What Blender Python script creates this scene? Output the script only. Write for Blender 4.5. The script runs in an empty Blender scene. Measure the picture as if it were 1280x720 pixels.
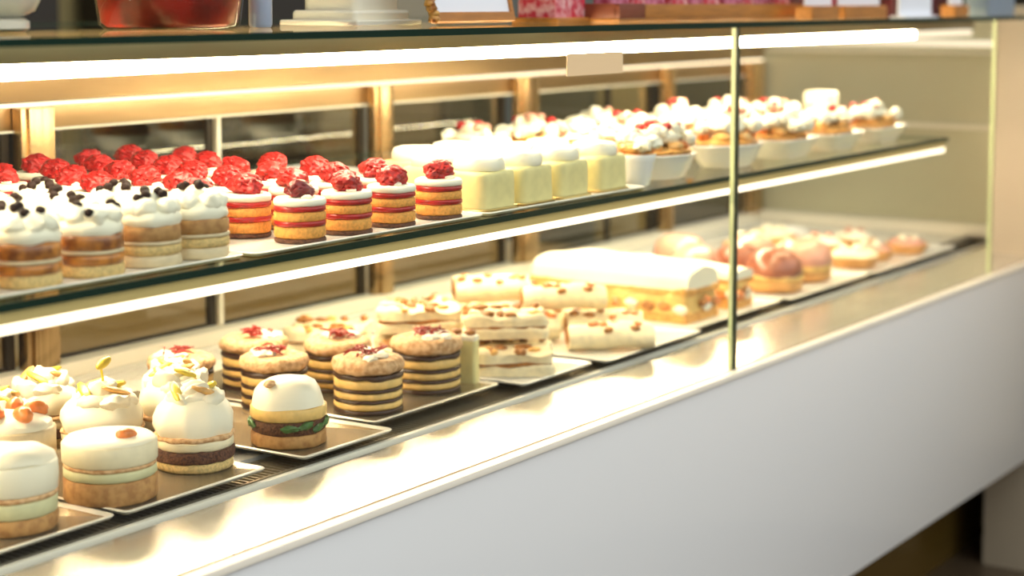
import bpy, bmesh, math, random
from mathutils import Vector, Matrix, noise
R = random.Random(7)
SC = bpy.context.scene
COL = SC.collection
PI = math.pi

# ---------------------------------------------------------------- camera
# world: X runs along the counter, Y goes from the customer into the case, Z is up
F, PSI, HC = 2279.0, math.radians(33.4), 1.45
TH = math.atan(F / 22000)
PPY = 1 + F * math.tan(TH)
cam = bpy.data.cameras.new('camera')
cam.sensor_width = 36
cam.lens = F * 36 / 1280
cam.shift_y = -(360 - PPY) / 1280
cam.clip_start = .05
cam.dof.use_dof = True
cam.dof.focus_distance = 2.46
cam.dof.aperture_fstop = 2.9
camo = bpy.data.objects.new('camera', cam)
COL.objects.link(camo)
camo.location = (0, 0, HC)
camo.rotation_euler = (PI / 2 - TH, 0, PSI - PI / 2)
SC.camera = camo

# ---------------------------------------------------------------- world and exposure
SC.view_settings.view_transform = 'Standard'
SC.view_settings.look = 'None'
SC.view_settings.gamma = 1
SC.view_settings.exposure = 0
SC.view_settings.use_curve_mapping = False
SC.cycles.use_denoising = True
SC.cycles.sample_clamp_indirect = 6
SC.cycles.max_bounces = 10
SC.cycles.transparent_max_bounces = 24
SC.cycles.caustics_reflective = False
w = bpy.data.worlds.new('shop_light')
SC.world = w
w.use_nodes = True
nt = w.node_tree
nt.nodes.clear()
o_ = nt.nodes.new('ShaderNodeOutputWorld')
bg = nt.nodes.new('ShaderNodeBackground')
tc = nt.nodes.new('ShaderNodeTexCoord')
sp = nt.nodes.new('ShaderNodeSeparateXYZ')
mr = nt.nodes.new('ShaderNodeMapRange')
rp = nt.nodes.new('ShaderNodeValToRGB')
nt.links.new(tc.outputs['Generated'], sp.inputs[0])
nt.links.new(sp.outputs['Y'], mr.inputs['Value'])
mr.inputs['From Min'].default_value = -1
mr.inputs['From Max'].default_value = 1
nt.links.new(mr.outputs[0], rp.inputs[0])
rp.color_ramp.elements[0].color = (.90, .94, .95, 1)     # daylight from the shop front
rp.color_ramp.elements[1].color = (.10, .085, .055, 1)     # dim service side
rp.color_ramp.elements[0].position = .15
rp.color_ramp.elements[1].position = .62
nt.links.new(rp.outputs[0], bg.inputs[0])
mz = nt.nodes.new('ShaderNodeMapRange')
mz.interpolation_type = 'SMOOTHSTEP'
mz.inputs['From Min'].default_value = .02
mz.inputs['From Max'].default_value = .50
mz.inputs['To Min'].default_value = .24                   # the shop at eye level is dimmer than its lit ceiling
mz.inputs['To Max'].default_value = 2.35
nt.links.new(sp.outputs['Z'], mz.inputs['Value'])
nt.links.new(mz.outputs[0], bg.inputs[1])
nt.links.new(bg.outputs[0], o_.inputs[0])
LED = (1.0, .80, .54)
LED_TOP, LED_BACK, LED_SHELF, LED_FRONT = 66, 2.4, 92, 2.8

# ---------------------------------------------------------------- materials
MATS = {}
def mat(name, col, rough=.5, metal=0, var=0, scale=40, bump=0, coat=0, stretch=None, col2=None, emit=None, es=0, trans=0, spec=.5, sss=0):
    if name in MATS: return MATS[name]
    m = bpy.data.materials.new(name); m.use_nodes = True
    n = m.node_tree; b = n.nodes['Principled BSDF']
    b.inputs['Base Color'].default_value = (*col, 1)
    b.inputs['Roughness'].default_value = rough
    b.inputs['Metallic'].default_value = metal
    b.inputs['Coat Weight'].default_value = coat
    b.inputs['Transmission Weight'].default_value = trans
    b.inputs['Specular IOR Level'].default_value = spec
    if sss:
        b.inputs['Subsurface Weight'].default_value = sss
        b.inputs['Subsurface Radius'].default_value = (.01, .006, .003)
        b.inputs['Subsurface Scale'].default_value = 1
    if emit:
        b.inputs['Emission Color'].default_value = (*emit, 1)
        b.inputs['Emission Strength'].default_value = es
    if var or bump or col2:
        t = n.nodes.new('ShaderNodeTexCoord')
        no = n.nodes.new('ShaderNodeTexNoise')
        no.inputs['Scale'].default_value = scale
        no.inputs['Detail'].default_value = 4
        if stretch:
            mp = n.nodes.new('ShaderNodeMapping')
            mp.inputs['Scale'].default_value = stretch
            n.links.new(t.outputs['Object'], mp.inputs[0]); n.links.new(mp.outputs[0], no.inputs['Vector'])
        else:
            n.links.new(t.outputs['Object'], no.inputs['Vector'])
        if var or col2:
            r = n.nodes.new('ShaderNodeValToRGB')
            c2 = col2 or tuple(c * (1 - var) for c in col)
            r.color_ramp.elements[0].position = .36; r.color_ramp.elements[0].color = (*c2, 1)
            r.color_ramp.elements[1].position = .60; r.color_ramp.elements[1].color = (*col, 1)
            n.links.new(no.outputs['Fac'], r.inputs[0]); n.links.new(r.outputs[0], b.inputs['Base Color'])
        if bump:
            bp = n.nodes.new('ShaderNodeBump')
            bp.inputs['Strength'].default_value = bump; bp.inputs['Distance'].default_value = .002
            n.links.new(no.outputs['Fac'], bp.inputs['Height']); n.links.new(bp.outputs[0], b.inputs['Normal'])
    MATS[name] = m
    return m

def thin_glass(name, tint, ior=1.5, boost=1.0, rough=.0):
    m = bpy.data.materials.new(name); m.use_nodes = True
    n = m.node_tree; n.nodes.clear()
    out = n.nodes.new('ShaderNodeOutputMaterial'); mx = n.nodes.new('ShaderNodeMixShader')
    tr = n.nodes.new('ShaderNodeBsdfTransparent'); gl = n.nodes.new('ShaderNodeBsdfGlossy')
    fr = n.nodes.new('ShaderNodeFresnel'); ge = n.nodes.new('ShaderNodeNewGeometry')
    inv = n.nodes.new('ShaderNodeMath'); inv.operation = 'SUBTRACT'; inv.inputs[0].default_value = boost
    mu = n.nodes.new('ShaderNodeMath'); mu.operation = 'MULTIPLY'; mu.use_clamp = True
    bm_ = n.nodes.new('ShaderNodeMath'); bm_.operation = 'MULTIPLY'; bm_.inputs[1].default_value = boost
    tr.inputs[0].default_value = (*tint, 1); gl.inputs['Color'].default_value = (1, 1, 1, 1)
    gl.inputs['Roughness'].default_value = rough
    fr.inputs['IOR'].default_value = ior
    n.links.new(ge.outputs['Backfacing'], bm_.inputs[0]); n.links.new(bm_.outputs[0], inv.inputs[1])
    n.links.new(fr.outputs[0], mu.inputs[0]); n.links.new(inv.outputs[0], mu.inputs[1])
    n.links.new(mu.outputs[0], mx.inputs[0]); n.links.new(tr.outputs[0], mx.inputs[1]); n.links.new(gl.outputs[0], mx.inputs[2])
    n.links.new(mx.outputs[0], out.inputs[0])
    MATS[name] = m
    return m

def emitter(name, col, s):
    m = bpy.data.materials.new(name); m.use_nodes = True
    n = m.node_tree; n.nodes.clear()
    out = n.nodes.new('ShaderNodeOutputMaterial'); e = n.nodes.new('ShaderNodeEmission')
    e.inputs[0].default_value = (*col, 1); e.inputs[1].default_value = s
    n.links.new(e.outputs[0], out.inputs[0]); MATS[name] = m
    return m

G_FRONT = thin_glass('front_glass', (.985, .995, .975), boost=.42)
G_TOP = thin_glass('top_glass', (.93, .97, .90), boost=.75)
G_SHELF = thin_glass('shelf_glass', (.95, .98, .93), boost=.8)
G_DOOR = thin_glass('door_glass', (.80, .72, .56), boost=1.6)
G_BOWL = thin_glass('bowl_glass', (.95, .90, .84), boost=.45)
GREEN = mat('green_glass_edge', (.004, .022, .012), .45, spec=.15)
PALEEDGE = mat('pale_glass_edge', (.70, .78, .42), .3)
SEAL = mat('dark_seal', (.015, .03, .012), .3)
STEEL = mat('brushed_steel', (.80, .68, .48), .26, 1, var=.12, scale=30, stretch=(1, 1, 30))
STEELV = mat('brushed_post', (.54, .37, .19), .24, 1, var=.3, scale=6, stretch=(40, 40, .6))
BEAM = mat('brushed_beam', (.38, .26, .14), .36, 1, var=.15, scale=3, stretch=(1.2, 1, 6))
LEDGE = mat('polished_ledge', (.92, .86, .75), .24, .75, var=.12, scale=7)
TRIM = mat('cream_trim', (.93, .86, .72), .35)
LACQ = mat('white_lacquer', (.80, .80, .79), .22, coat=.3)
PLINTH = mat('bronze_plinth', (.16, .095, .02), .22, .35)
DECK = mat('pale_deck', (.93, .89, .79), .4, .0, var=.04, scale=12)
BLACK = mat('black_slot', (.008, .006, .004), .85, spec=.08)
FIX = mat('lamp_housing', (.34, .27, .14), .35, .7)
LEDT = emitter('led_top', LED, LED_TOP)
LEDB = emitter('led_back', LED, LED_BACK)
LEDS = emitter('led_shelf', LED, LED_SHELF)
DIFF = emitter('lamp_diffuser', (1, .86, .62), LED_FRONT)
ENDGLOW = emitter('end_glow', (1, .84, .62), 1.3)  # glow for the painted reflections at the right end
ENDP = mat('olive_end_panel', (.56, .54, .38), .30, .2, var=.06, scale=3)

CREAM = mat('whipped_cream', (.93, .87, .69), .45, bump=.08, scale=60, sss=.0)
VAN = mat('vanilla_cream', (.90, .80, .55), .5, var=.08, scale=60)
PISTA = mat('pale_lemon_cream', (.80, .70, .32), .5, var=.10, scale=50, bump=.1)
MINT = mat('mint_cream', (.64, .62, .36), .5, var=.08, scale=60)
SPONGE = mat('orange_sponge', (.88, .40, .08), .75, var=.28, scale=260, bump=.4)
LSPONGE = mat('golden_sponge', (.78, .55, .22), .8, var=.3, scale=260, bump=.4)
JAM = mat('raspberry_jam', (.42, .012, .012), .3, var=.3, scale=120)
BERRY = mat('raspberry', (.50, .014, .012), .45, var=.4, scale=160, coat=.05)
DARKBERRY = mat('dark_raspberry', (.22, .010, .014), .35, var=.35, scale=160, coat=.2)
CHOC = mat('chocolate', (.045, .016, .008), .4, var=.3, scale=200, bump=.2)
CRUMB = mat('chocolate_crumb', (.14, .055, .025), .8, col2=(.05, .018, .01), scale=300, bump=.8)
COFFEE = mat('coffee_sponge', (.50, .27, .09), .7, col2=(.36, .17, .055), scale=90, bump=.3)
AMBER = mat('amber_jelly', (.66, .25, .04), .3, col2=(.20, .06, .015), scale=50, coat=.3)
TAN = mat('beige_mousse', (.72, .58, .36), .5, var=.12, scale=80)
BISC = mat('nut_biscuit', (.76, .50, .27), .75, col2=(.52, .27, .11), scale=130, bump=.7)
SHRED = mat('red_petal_shreds', (.38, .03, .02), .5, var=.4, scale=200)
LEAF = mat('mint_leaf', (.06, .16, .03), .4, var=.4, scale=120)
PEARL = mat('chocolate_pearl', (.018, .008, .006), .6, spec=.15)
ORANGE = mat('orange_fruit', (.82, .25, .06), .3, var=.25, scale=90, coat=.3)
PEACH = mat('peach_slice', (.86, .48, .14), .35, var=.25, scale=80, coat=.3)
YELLOW = mat('lemon_slice', (.85, .66, .07), .35, var=.2, scale=90, coat=.2)
NUT = mat('toasted_nut', (.42, .17, .04), .5, var=.4, scale=150)
DOUGH = mat('pale_pastry', (.90, .77, .50), .6, var=.14, scale=70, bump=.2)
CUST = mat('custard', (.86, .57, .19), .45, var=.2, scale=60)
FLAKE = mat('flaky_pastry', (.78, .45, .12), .6, col2=(.52, .20, .05), scale=90, bump=.6, stretch=(1, 1, 5))
PINK = mat('pink_glaze', (.74, .36, .26), .3, var=.18, scale=30, coat=.3)
MAROON = mat('maroon_glaze', (.34, .11, .06), .3, var=.35, scale=30, coat=.3)
BUN = mat('golden_bun', (.74, .38, .12), .5, var=.25, scale=40)
PORC = mat('white_porcelain', (.86, .85, .82), .2, coat=.4)
TRAYM = mat('dark_tray', (.72, .60, .42), .24, .8, var=.25, scale=18)
TRAYR = mat('bright_tray_rim', (.92, .86, .74), .35, .3)
WTRAY = mat('white_tray', (.90, .87, .80), .25, coat=.3)
BOARD = mat('gold_cake_board', (.70, .52, .20), .3, .6)
WOOD = mat('orange_wood', (.50, .19, .030), .5, var=.25, scale=14, stretch=(1, 8, 8))
DWOOD = mat('red_brown_wood', (.22, .05, .02), .4, var=.3, scale=12)
GILT = mat('carved_gilt', (.60, .32, .07), .4, .3, col2=(.28, .10, .02), scale=70, bump=1)
PAPER = mat('white_card', (.84, .85, .90), .6)
REDP = mat('red_print', (.60, .03, .06), .4, col2=(.80, .42, .42), scale=70)
MAGP = mat('crimson_wrap', (.34, .02, .05), .35, col2=(.70, .24, .34), scale=45)
BLUEG = mat('blue_grey_plastic', (.22, .27, .33), .4)
BERRYMIX = mat('red_fruit_filling', (.34, .010, .006), .4, col2=(.13, .004, .002), scale=22, coat=.15)
IVORY = mat('ivory_ceramic', (.80, .74, .58), .3, coat=.3)
WALLB = mat('olive_wall', (.42, .33, .14), .8, var=.1, scale=2)
PART = mat('beige_partition', (.60, .50, .36), .55, var=.05, scale=4)
FLOORM = mat('brown_floor', (.11, .075, .045), .3, var=.2, scale=3)
CAB1 = mat('near_black_cabinet', (.020, .013, .006), .6)
CAB2 = mat('grey_cabinet', (.30, .25, .16), .6)
CAB3 = mat('slate_cabinet', (.10, .105, .085), .5)
CAB4 = mat('red_cloth', (.45, .05, .04), .7)
LABELM = mat('beige_label', (.96, .68, .38), .7)

# ---------------------------------------------------------------- mesh helpers
class MB:
    def __init__(s): s.v = []; s.f = []; s.m = []; s.sm = []
    def add(s, verts, faces, mi=0, smooth=False):
        b = len(s.v); s.v += [tuple(v) for v in verts]
        for f in faces: s.f.append([b + i for i in f]); s.m.append(mi); s.sm.append(smooth)
        return s
    def box(s, x0, x1, y0, y1, z0, z1, mi=0, M=None, edge=None):
        v = [Vector((x, y, z)) for z in (z0, z1) for y in (y0, y1) for x in (x0, x1)]
        if M: v = [M @ p for p in v]
        f = [(0, 2, 3, 1), (4, 5, 7, 6), (0, 1, 5, 4), (2, 6, 7, 3), (0, 4, 6, 2), (1, 3, 7, 5)]  # bottom top front back left right
        for k, q in enumerate(f):
            s.add([v[i] for i in q], [(0, 1, 2, 3)], edge[k] if edge else mi)
        return s
    def rbox(s, x0, x1, y0, y1, z0, z1, r, mi=0, n=4, M=None, wob=0, seed=0, top=None):
        """box with rounded vertical corners and a softened top edge"""
        prof = [(0, z0), (0, z0 + (z1 - z0) * .33), (0, z0 + (z1 - z0) * .66), (0, z1 - r * .5), (r * .12, z1 - r * .18), (r * .4, z1)]
        rings = []
        for ins, z in prof:
            ring = []
            rr = max(r - ins, .0004)
            for cx, cy, a0 in ((x1 - r, y1 - r, 0), (x0 + r, y1 - r, 90), (x0 + r, y0 + r, 180), (x1 - r, y0 + r, 270)):
                for k in range(n + 1):
                    a = math.radians(a0 + 90 * k / n)
                    ring.append(Vector((cx + rr * math.cos(a), cy + rr * math.sin(a), z)))
            rings.append(ring)
        if wob:
            def dens(ring):
                out = []
                for i in range(len(ring)):
                    p, q = ring[i], ring[(i + 1) % len(ring)]
                    k = 12 if (i + 1) % (n + 1) == 0 else 1
                    out += [p.lerp(q, j / k) for j in range(k)]
                return out
            rings = [dens(q) for q in rings]
            cx_, cy_ = (x0 + x1) / 2, (y0 + y1) / 2
            ax, ay = (x1 - x0) / 2, (y1 - y0) / 2; mn = min(ax, ay)
            for k in (.25, .5, .75, .93):
                fx, fy = (ax - mn * k) / ax, (ay - mn * k) / ay
                rings.append([Vector((cx_ + (p.x - cx_) * fx, cy_ + (p.y - cy_) * fy, z1)) for p in rings[5]])
            prof = prof + [(0, z1)] * 4
        N = len(rings[0]); vs = []
        for ring in rings: vs += ring
        if wob:
            for p in vs:
                q = noise.noise_vector(p * 28 + Vector((seed * 3.1, seed, 0)))
                k = 0 if abs(p.z - z0) < 1e-6 else 1
                p += Vector((q.x, q.y, q.z * k)) * wob
        if M: vs = [M @ p for p in vs]
        fs = [(i * N + j, i * N + (j + 1) % N, (i + 1) * N + (j + 1) % N, (i + 1) * N + j) for i in range(len(prof) - 1) for j in range(N)]
        s.add(vs, fs, mi, True)
        s.add([vs[(len(prof) - 1) * N + j] for j in range(N)], [tuple(range(N))], mi, True)
        s.add([vs[j] for j in range(N)], [tuple(range(N))[::-1]], mi)
        return s
    def lathe(s, prof, n=40, mi=0, wob=0, fr=30, seed=0, c=(0, 0, 0), sx=1, sy=1, ruf=None):
        vs = []
        for r, z in prof:
            for k in range(n):
                a = 2 * PI * k / n
                rr = r
                if ruf: rr = r * (1 + ruf[1] * math.cos(ruf[0] * a + seed))
                p = Vector((rr * math.cos(a) * sx, rr * math.sin(a) * sy, z))
                if wob:
                    q = noise.noise_vector(p * fr + Vector((seed * 5.3, seed * 1.7, seed)))
                    p += q * wob
                vs.append(p + Vector(c))
        fs = [(i * n + k, i * n + (k + 1) % n, (i + 1) * n + (k + 1) % n, (i + 1) * n + k) for i in range(len(prof) - 1) for k in range(n)]
        s.add(vs, fs, mi, True)
        if prof[0][0] > 1e-4: s.add(vs[:n], [tuple(range(n))[::-1]], mi)
        if prof[-1][0] > 1e-4: s.add(vs[-n:], [tuple(range(n))], mi, True)
        return s
    def blob(s, c, r, sub=3, mi=0, wob=0, fr=20, seed=0, rot=None, lumps=0, lh=.15):
        rx, ry, rz = r if hasattr(r, '__len__') else (r, r, r)
        V, Fc = ICO[sub]
        pts = []
        if lumps:
            ga = PI * (3 - 5 ** .5)
            for i in range(lumps):
                z = 1 - 2 * (i + .5) / lumps; q = math.sqrt(1 - z * z)
                pts.append(Vector((q * math.cos(ga * i), q * math.sin(ga * i), z)))
            sz = math.sqrt(4 / lumps) * 1.05
        out = []
        for v in V:
            k = 1.0
            if lumps:
                d = min((v - p).length for p in pts) / sz
                k += lh * (math.sqrt(max(0, 1 - d * d)) - .6)
            if wob: k += wob * noise.noise(v * (fr / 10) + Vector((seed * 3.7, seed, -seed)))
            p = Vector((v.x * rx, v.y * ry, v.z * rz)) * k
            if rot: p = rot @ p
            out.append(p + Vector(c))
        s.add(out, Fc, mi, True)
        return s
    def tube(s, pts, r, n=8, mi=0):
        vs = []; pts = [Vector(p) for p in pts]
        for i, p in enumerate(pts):
            d = (pts[min(i + 1, len(pts) - 1)] - pts[max(i - 1, 0)]).normalized()
            a = d.orthogonal().normalized(); b = d.cross(a)
            rr = r[i] if hasattr(r, '__len__') else r
            vs += [p + (a * math.cos(2 * PI * k / n) + b * math.sin(2 * PI * k / n)) * rr for k in range(n)]
        fs = [(i * n + k, i * n + (k + 1) % n, (i + 1) * n + (k + 1) % n, (i + 1) * n + k) for i in range(len(pts) - 1) for k in range(n)]
        s.add(vs, fs, mi, True)
        s.add(vs[:n], [tuple(range(n))[::-1]], mi); s.add(vs[-n:], [tuple(range(n))], mi)
        return s
    def build(s, name, mats, parent=None, loc=(0, 0, 0), bevel=0):
        me = bpy.data.meshes.new(name)
        me.from_pydata(s.v, [], s.f)
        for m in (mats if isinstance(mats, (list, tuple)) else [mats]): me.materials.append(m)
        me.polygons.foreach_set('material_index', s.m)
        me.polygons.foreach_set('use_smooth', s.sm)
        bm = bmesh.new(); bm.from_mesh(me)
        bmesh.ops.remove_doubles(bm, verts=bm.verts, dist=1e-6)
        if bevel:
            es = [e for e in bm.edges if len(e.link_faces) == 2 and e.calc_face_angle(0) > .6]
            bmesh.ops.bevel(bm, geom=es, offset=bevel, segments=2, affect='EDGES', profile=.6)
        bmesh.ops.recalc_face_normals(bm, faces=bm.faces)
        bm.to_mesh(me); bm.free()
        try: me.set_sharp_from_angle(angle=math.radians(50))
        except Exception: pass
        ob = bpy.data.objects.new(name, me)
        COL.objects.link(ob)
        ob.location = loc
        if parent: ob.parent = parent
        return ob

ICO = {}
for k_ in (1, 2, 3, 4):
    b_ = bmesh.new(); bmesh.ops.create_icosphere(b_, subdivisions=k_, radius=1)
    b_.verts.ensure_lookup_table()
    ICO[k_] = ([v.co.copy() for v in b_.verts], [tuple(v.index for v in f.verts) for f in b_.faces]); b_.free()

def tag(o, label=None, cat=None, group=None, kind=None):
    if label: o['label'] = label
    if cat: o['category'] = cat
    if group: o['group'] = group
    if kind: o['kind'] = kind
    return o
def empty(name, loc=(0, 0, 0), rz=0, label=None, cat=None, group=None):
    o = bpy.data.objects.new(name, None); COL.objects.link(o)
    o.empty_display_size = .02
    o.location = loc; o.rotation_euler = (0, 0, rz)
    return tag(o, label, cat, group)
def copy_tree(o, parent=None):
    c = o.copy(); COL.objects.link(c); c.parent = parent
    for ch in list(o.children): copy_tree(ch, c)
    return c
class Kind:
    """one prototype; the first placement moves it, the next ones copy it"""
    def __init__(s, root, cat, group): s.root = root; s.used = False; s.cat = cat; s.group = group
    def put(s, x, y, z, label, rz=0, sc=1, group=None, hide=()):
        o = copy_tree(s.root) if s.used else s.root
        s.used = True
        if z < 1: y -= .010
        o.location = (x, y, z); o.rotation_euler = (0, 0, rz); o.scale = (sc, sc, sc) if not hasattr(sc, '__len__') else sc
        tag(o, label, s.cat, group or s.group)
        return o
def struct(name, mb, m, **k):
    return tag(mb.build(name, m, **k), kind='structure')

# ---------------------------------------------------------------- room
struct('floor', MB().box(-3, 9, -3, 5.2, -.05, 0), FLOORM)
struct('wall_back', MB().box(-1, 9, 5.0, 5.1, 0, 2.9), WALLB)
struct('wall_right', MB().box(4.50, 4.62, -1.2, 1.512, 0, 1.437).box(4.86, 4.98, 1.512, 2.42, 0, 1.437)
       .box(4.62, 4.98, 1.40, 1.512, 0, 1.437), PART, bevel=.004)
# tall units standing against the back wall of the service side
def unit(name, x0, x1, z1, m, label, cat, doors=2, y0=4.45):
    t = empty(name, ((x0 + x1) / 2, y0 + .25, 0), 0, label, cat)
    cx = (x0 + x1) / 2; hw = (x1 - x0) / 2
    MB().box(-hw, hw, -.22, .24, 0, z1).build('body', m, t, bevel=.004)
    for k in range(doors):
        a = -hw + 2 * hw * k / doors + .006; b = -hw + 2 * hw * (k + 1) / doors - .006
        d = MB().box(a, b, -.245, -.222, .08, z1 - .02).build('door', m, t, bevel=.004)
        MB().tube([(b - .03, -.265, .95), (b - .03, -.265, 1.15)], .006).build('handle', STEEL, d)
    return t
unit('tall_cabinet', 3.92, 4.12, 2.1, CAB1, 'narrow black cabinet against the back wall, leftmost of the tall units', 'cabinet', 1)
unit('refrigerator', 4.66, 5.36, 2.2, CAB1, 'wide black refrigerator against the back wall behind the glass doors', 'refrigerator', 2)
unit('tall_cabinet', 5.42, 6.20, 2.1, CAB2, 'grey cabinet against the back wall right of the black refrigerator', 'cabinet', 2)
unit('tall_cabinet', 6.26, 7.5, 1.9, CAB3, 'slate coloured low cabinet at the right end of the back wall', 'cabinet', 2)

t = empty('dark_backdrop', (6.2, 1.42, 0), 0, 'black shelving unit added to darken the gap above the beige partition at the right edge', 'backdrop')  # plain block added so the strip above the partition stays dark
MB().box(-.3, .3, -.6, .58, 0, 2.0).build('body', CAB1, t, bevel=.004)
MB().box(-.32, .32, -.62, .60, 2.0005, 2.03).build('top_board', CAB1, t, bevel=.004)
# ---------------------------------------------------------------- the display case
X0, X1 = .35, 4.49
XE = 4.85
ZF = .812           # counter top / glass foot
YF = 1.396          # glass
YB = 2.33           # back doors
case = empty('display_case', (2.6, 1.9, 0), 0, 'long illuminated glass pastry case with steel frame on a white lacquered counter', 'display case')
def cpart(name, mb, m, parent=None, bevel=0, label=None):
    o = mb.build(name, m, parent or case, bevel=bevel)
    if (parent or case) is case: o.location = (-2.6, -1.9, 0)
    if label: o['label'] = label
    return o
cpart('front_panel', MB().box(X0, X1, 1.381, 1.40, .31, .803), LACQ, bevel=.0015, label='white lacquered front panel')
cpart('underside', MB().box(X0, X1, 1.401, 2.36, .34, .36), LACQ)
cpart('plinth', MB().box(X0, 4.855, 1.60, 2.30, 0, .339), PLINTH, label='bronze coloured recessed plinth')
cpart('edge_trim', MB().box(X0, X1, 1.376, 1.3955, .8035, .813), TRIM, bevel=.001, label='cream edge strip')
cpart('ledge', MB().box(X0, XE, 1.402, 1.563, .800, .812), LEDGE, label='polished steel ledge')
cpart('rail', MB().box(X0, XE, 1.584, 1.5935, .800, .8118), TRIM, bevel=.001, label='bright steel rail')
cpart('gutter', MB().box(X0, XE, 1.565, 1.684, .785, .796).box(X0, XE, 1.5635, 1.5645, .79, .811), BLACK, label='dark gutter under the rail')
g = MB()
x = 1.1
while x < 4.2:
    g.box(x, x + .0032, 1.612, 1.675, .797, .8065); x += .0112
g.box(1.1, 4.2, 1.608, 1.6118, .797, .808).box(1.1, 4.2, 1.6752, 1.679, .797, .808)
cpart('vent_grille', g, mat('grille_steel', (.55, .46, .32), .35, .6), label='comb-like air vent grille')
dk = MB().box(X0, XE, 1.6845, 2.205, .79, .812).box(X0, XE, 2.222, 2.262, .79, .812).box(X0, XE, 2.279, 2.36, .79, .812)
dk.box(X0, XE, 1.6845, 2.36, .775, .789)
cpart('deck', dk, DECK, label='pale deck with two rear air slots')
cpart('air_slot', MB().box(X0, XE, 2.2055, 2.2215, .7892, .802).box(X0, XE, 2.2625, 2.2785, .7892, .802), BLACK)
# rear sill, beams
cpart('door_sill', MB().box(X0, XE, 2.305, 2.36, .8125, .838), TRIM, bevel=.002)
cpart('rear_beam', MB().box(X0, XE, 2.318, 2.36, 1.284, 1.401), BEAM, bevel=.001, label='brushed steel rear beam')
cpart('rear_valance', MB().box(X0, XE, 2.332, 2.36, 1.237, 1.276), BEAM, bevel=.001)
cpart('rear_light', MB().box(X0 + .01, XE - .01, 2.3165, 2.330, 1.2765, 1.2820), LEDB, label='thin warm light strip on the rear beam')
cpart('valance_edge', MB().box(X0, XE, 2.326, 2.3315, 1.234, 1.2375), TRIM)
# posts
for px, wd in ((2.079, .072), (3.018, .062), (3.575, .085), (4.265, .05), (4.79, .10), (1.15, .07)):
    m = MB().box(px - wd / 2, px + wd / 2, 2.308, 2.3305, .8385, 1.2755)
    m.box(px - wd / 2 + .012, px + wd / 2 - .014, 2.301, 2.3085, .8385, 1.2755)
    cpart('rear_post', m, STEELV, bevel=.002)
for i, (a, b) in enumerate(((1.19, 1.60), (1.60, 2.04), (2.118, 2.54), (2.54, 2.985), (3.05, 3.53), (3.62, 4.0), (4.0, 4.238), (4.292, 4.737))):
    yy = 2.340 if i % 2 else 2.350
    d = cpart('sliding_door', MB().box(a, b, yy, yy + .005, .839, 1.2335), G_DOOR, label='glass sliding door')
    fr = MB().box(a, a + .010, yy - .004, yy + .009, .839, 1.2335, 1 if i % 2 else 0).box(b - .016, b, yy - .004, yy + .009, .839, 1.2335, 0 if i % 2 else 0)
    fr.box(a + .011, b - .017, yy - .003, yy + .008, .839, .8435)
    fo = cpart('door_frame', fr, [CAB1, TRIM], d, bevel=0)
cpart('end_panel', MB().box(4.852, 4.858, 1.56, 2.33, .813, 1.40), ENDP, label='olive satin end panel')
# top light
cpart('lamp_housing', MB().box(X0, 4.60, 1.605, 1.64, 1.3780, 1.4000), FIX, bevel=.001)
cpart('top_light', MB().box(X0 + .02, 4.20, 1.610, 1.634, 1.3605, 1.3775), LEDT, label='bright warm light tube under the top glass')
cpart('top_light', MB().box(4.24, 4.60, 1.610, 1.634, 1.3610, 1.3770), ENDGLOW, label='dim short glow at the right end, standing in for the mirrored light tube')  # glows in place of the tube's reflection in the end glass
cpart('end_reflection', MB().box(4.838, 4.8505, 1.56, 2.30, 1.326, 1.342), ENDGLOW, label='dim glowing strip along the end panel, standing in for mirrored light')  # glow added for the light mirrored in the end glass
cpart('end_rail', MB().box(4.838, 4.8505, 1.56, 2.30, 1.306, 1.312).box(4.838, 4.8505, 1.56, 2.30, 1.10, 1.112), TRIM)
cpart('end_sill', MB().box(4.80, 4.8505, 1.58, 2.30, .8125, .842), TRIM, bevel=.002)
# top glass, front glass, joint
cpart('top_glass', MB().box(X0, 4.44, 1.385, 2.40, 1.405, 1.414, edge=[0, 0, 1, 1, 1, 1]), [G_TOP, GREEN], label='green-edged top glass')
cpart('front_glass', MB().box(X0, 2.7975, YF, YF + .008, .8135, 1.4045, edge=[0, 0, 0, 0, 1, 0]), [G_FRONT, PALEEDGE], label='tall clear front pane')
cpart('front_glass', MB().box(2.8095, 4.153, YF, YF + .008, .8135, 1.4045, edge=[0, 0, 0, 0, 1, 1]), [G_FRONT, PALEEDGE], label='second clear front pane')
cpart('joint_seal', MB().box(2.8085, 2.8185, YF - .004, YF - .0005, .8135, 1.4045), SEAL)
cpart('joint_seal', MB().box(4.1535, 4.163, YF, YF + .006, .8135, 1.4045), mat('olive_seal', (.30, .26, .10), .4))
cpart('foot_seal', MB().box(X0, X1, 1.3956, 1.4015, .806, .8128), mat('brown_seal', (.16, .09, .04), .5))
# glass shelf and its light
SH = 1.140
cpart('glass_shelf', MB().box(X0, 4.02, 1.455, 2.295, SH - .009, SH, edge=[0, 0, 1, 1, 1, 1]), [G_SHELF, GREEN], label='green-edged glass shelf')
cpart('shelf_rail', MB().box(X0, 4.02, 1.462, 1.492, 1.1165, 1.1305), mat('satin_brass_rail', (.80, .60, .24), .5, .2), bevel=.001)
cpart('shelf_light', MB().box(X0, 4.02, 1.464, 1.486, 1.1055, 1.1160), DIFF, label='frosted front light strip under the shelf')
cpart('shelf_light', MB().box(X0, 4.02, 1.92, 1.942, 1.1185, 1.1300), LEDS, label='warm light tube under the middle of the shelf')
cpart('reflection_shield', MB().box(X0, 4.02, 1.9435, 1.9465, 1.112, 1.1305), FIX)  # unseen shield added to keep the tube out of the door reflections
for bx in (1.15, 2.079, 3.018, 3.575):
    cpart('shelf_bracket', MB().box(bx - .006, bx + .006, 1.948, 2.30, 1.120, 1.1305), STEEL, bevel=.001)
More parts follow.
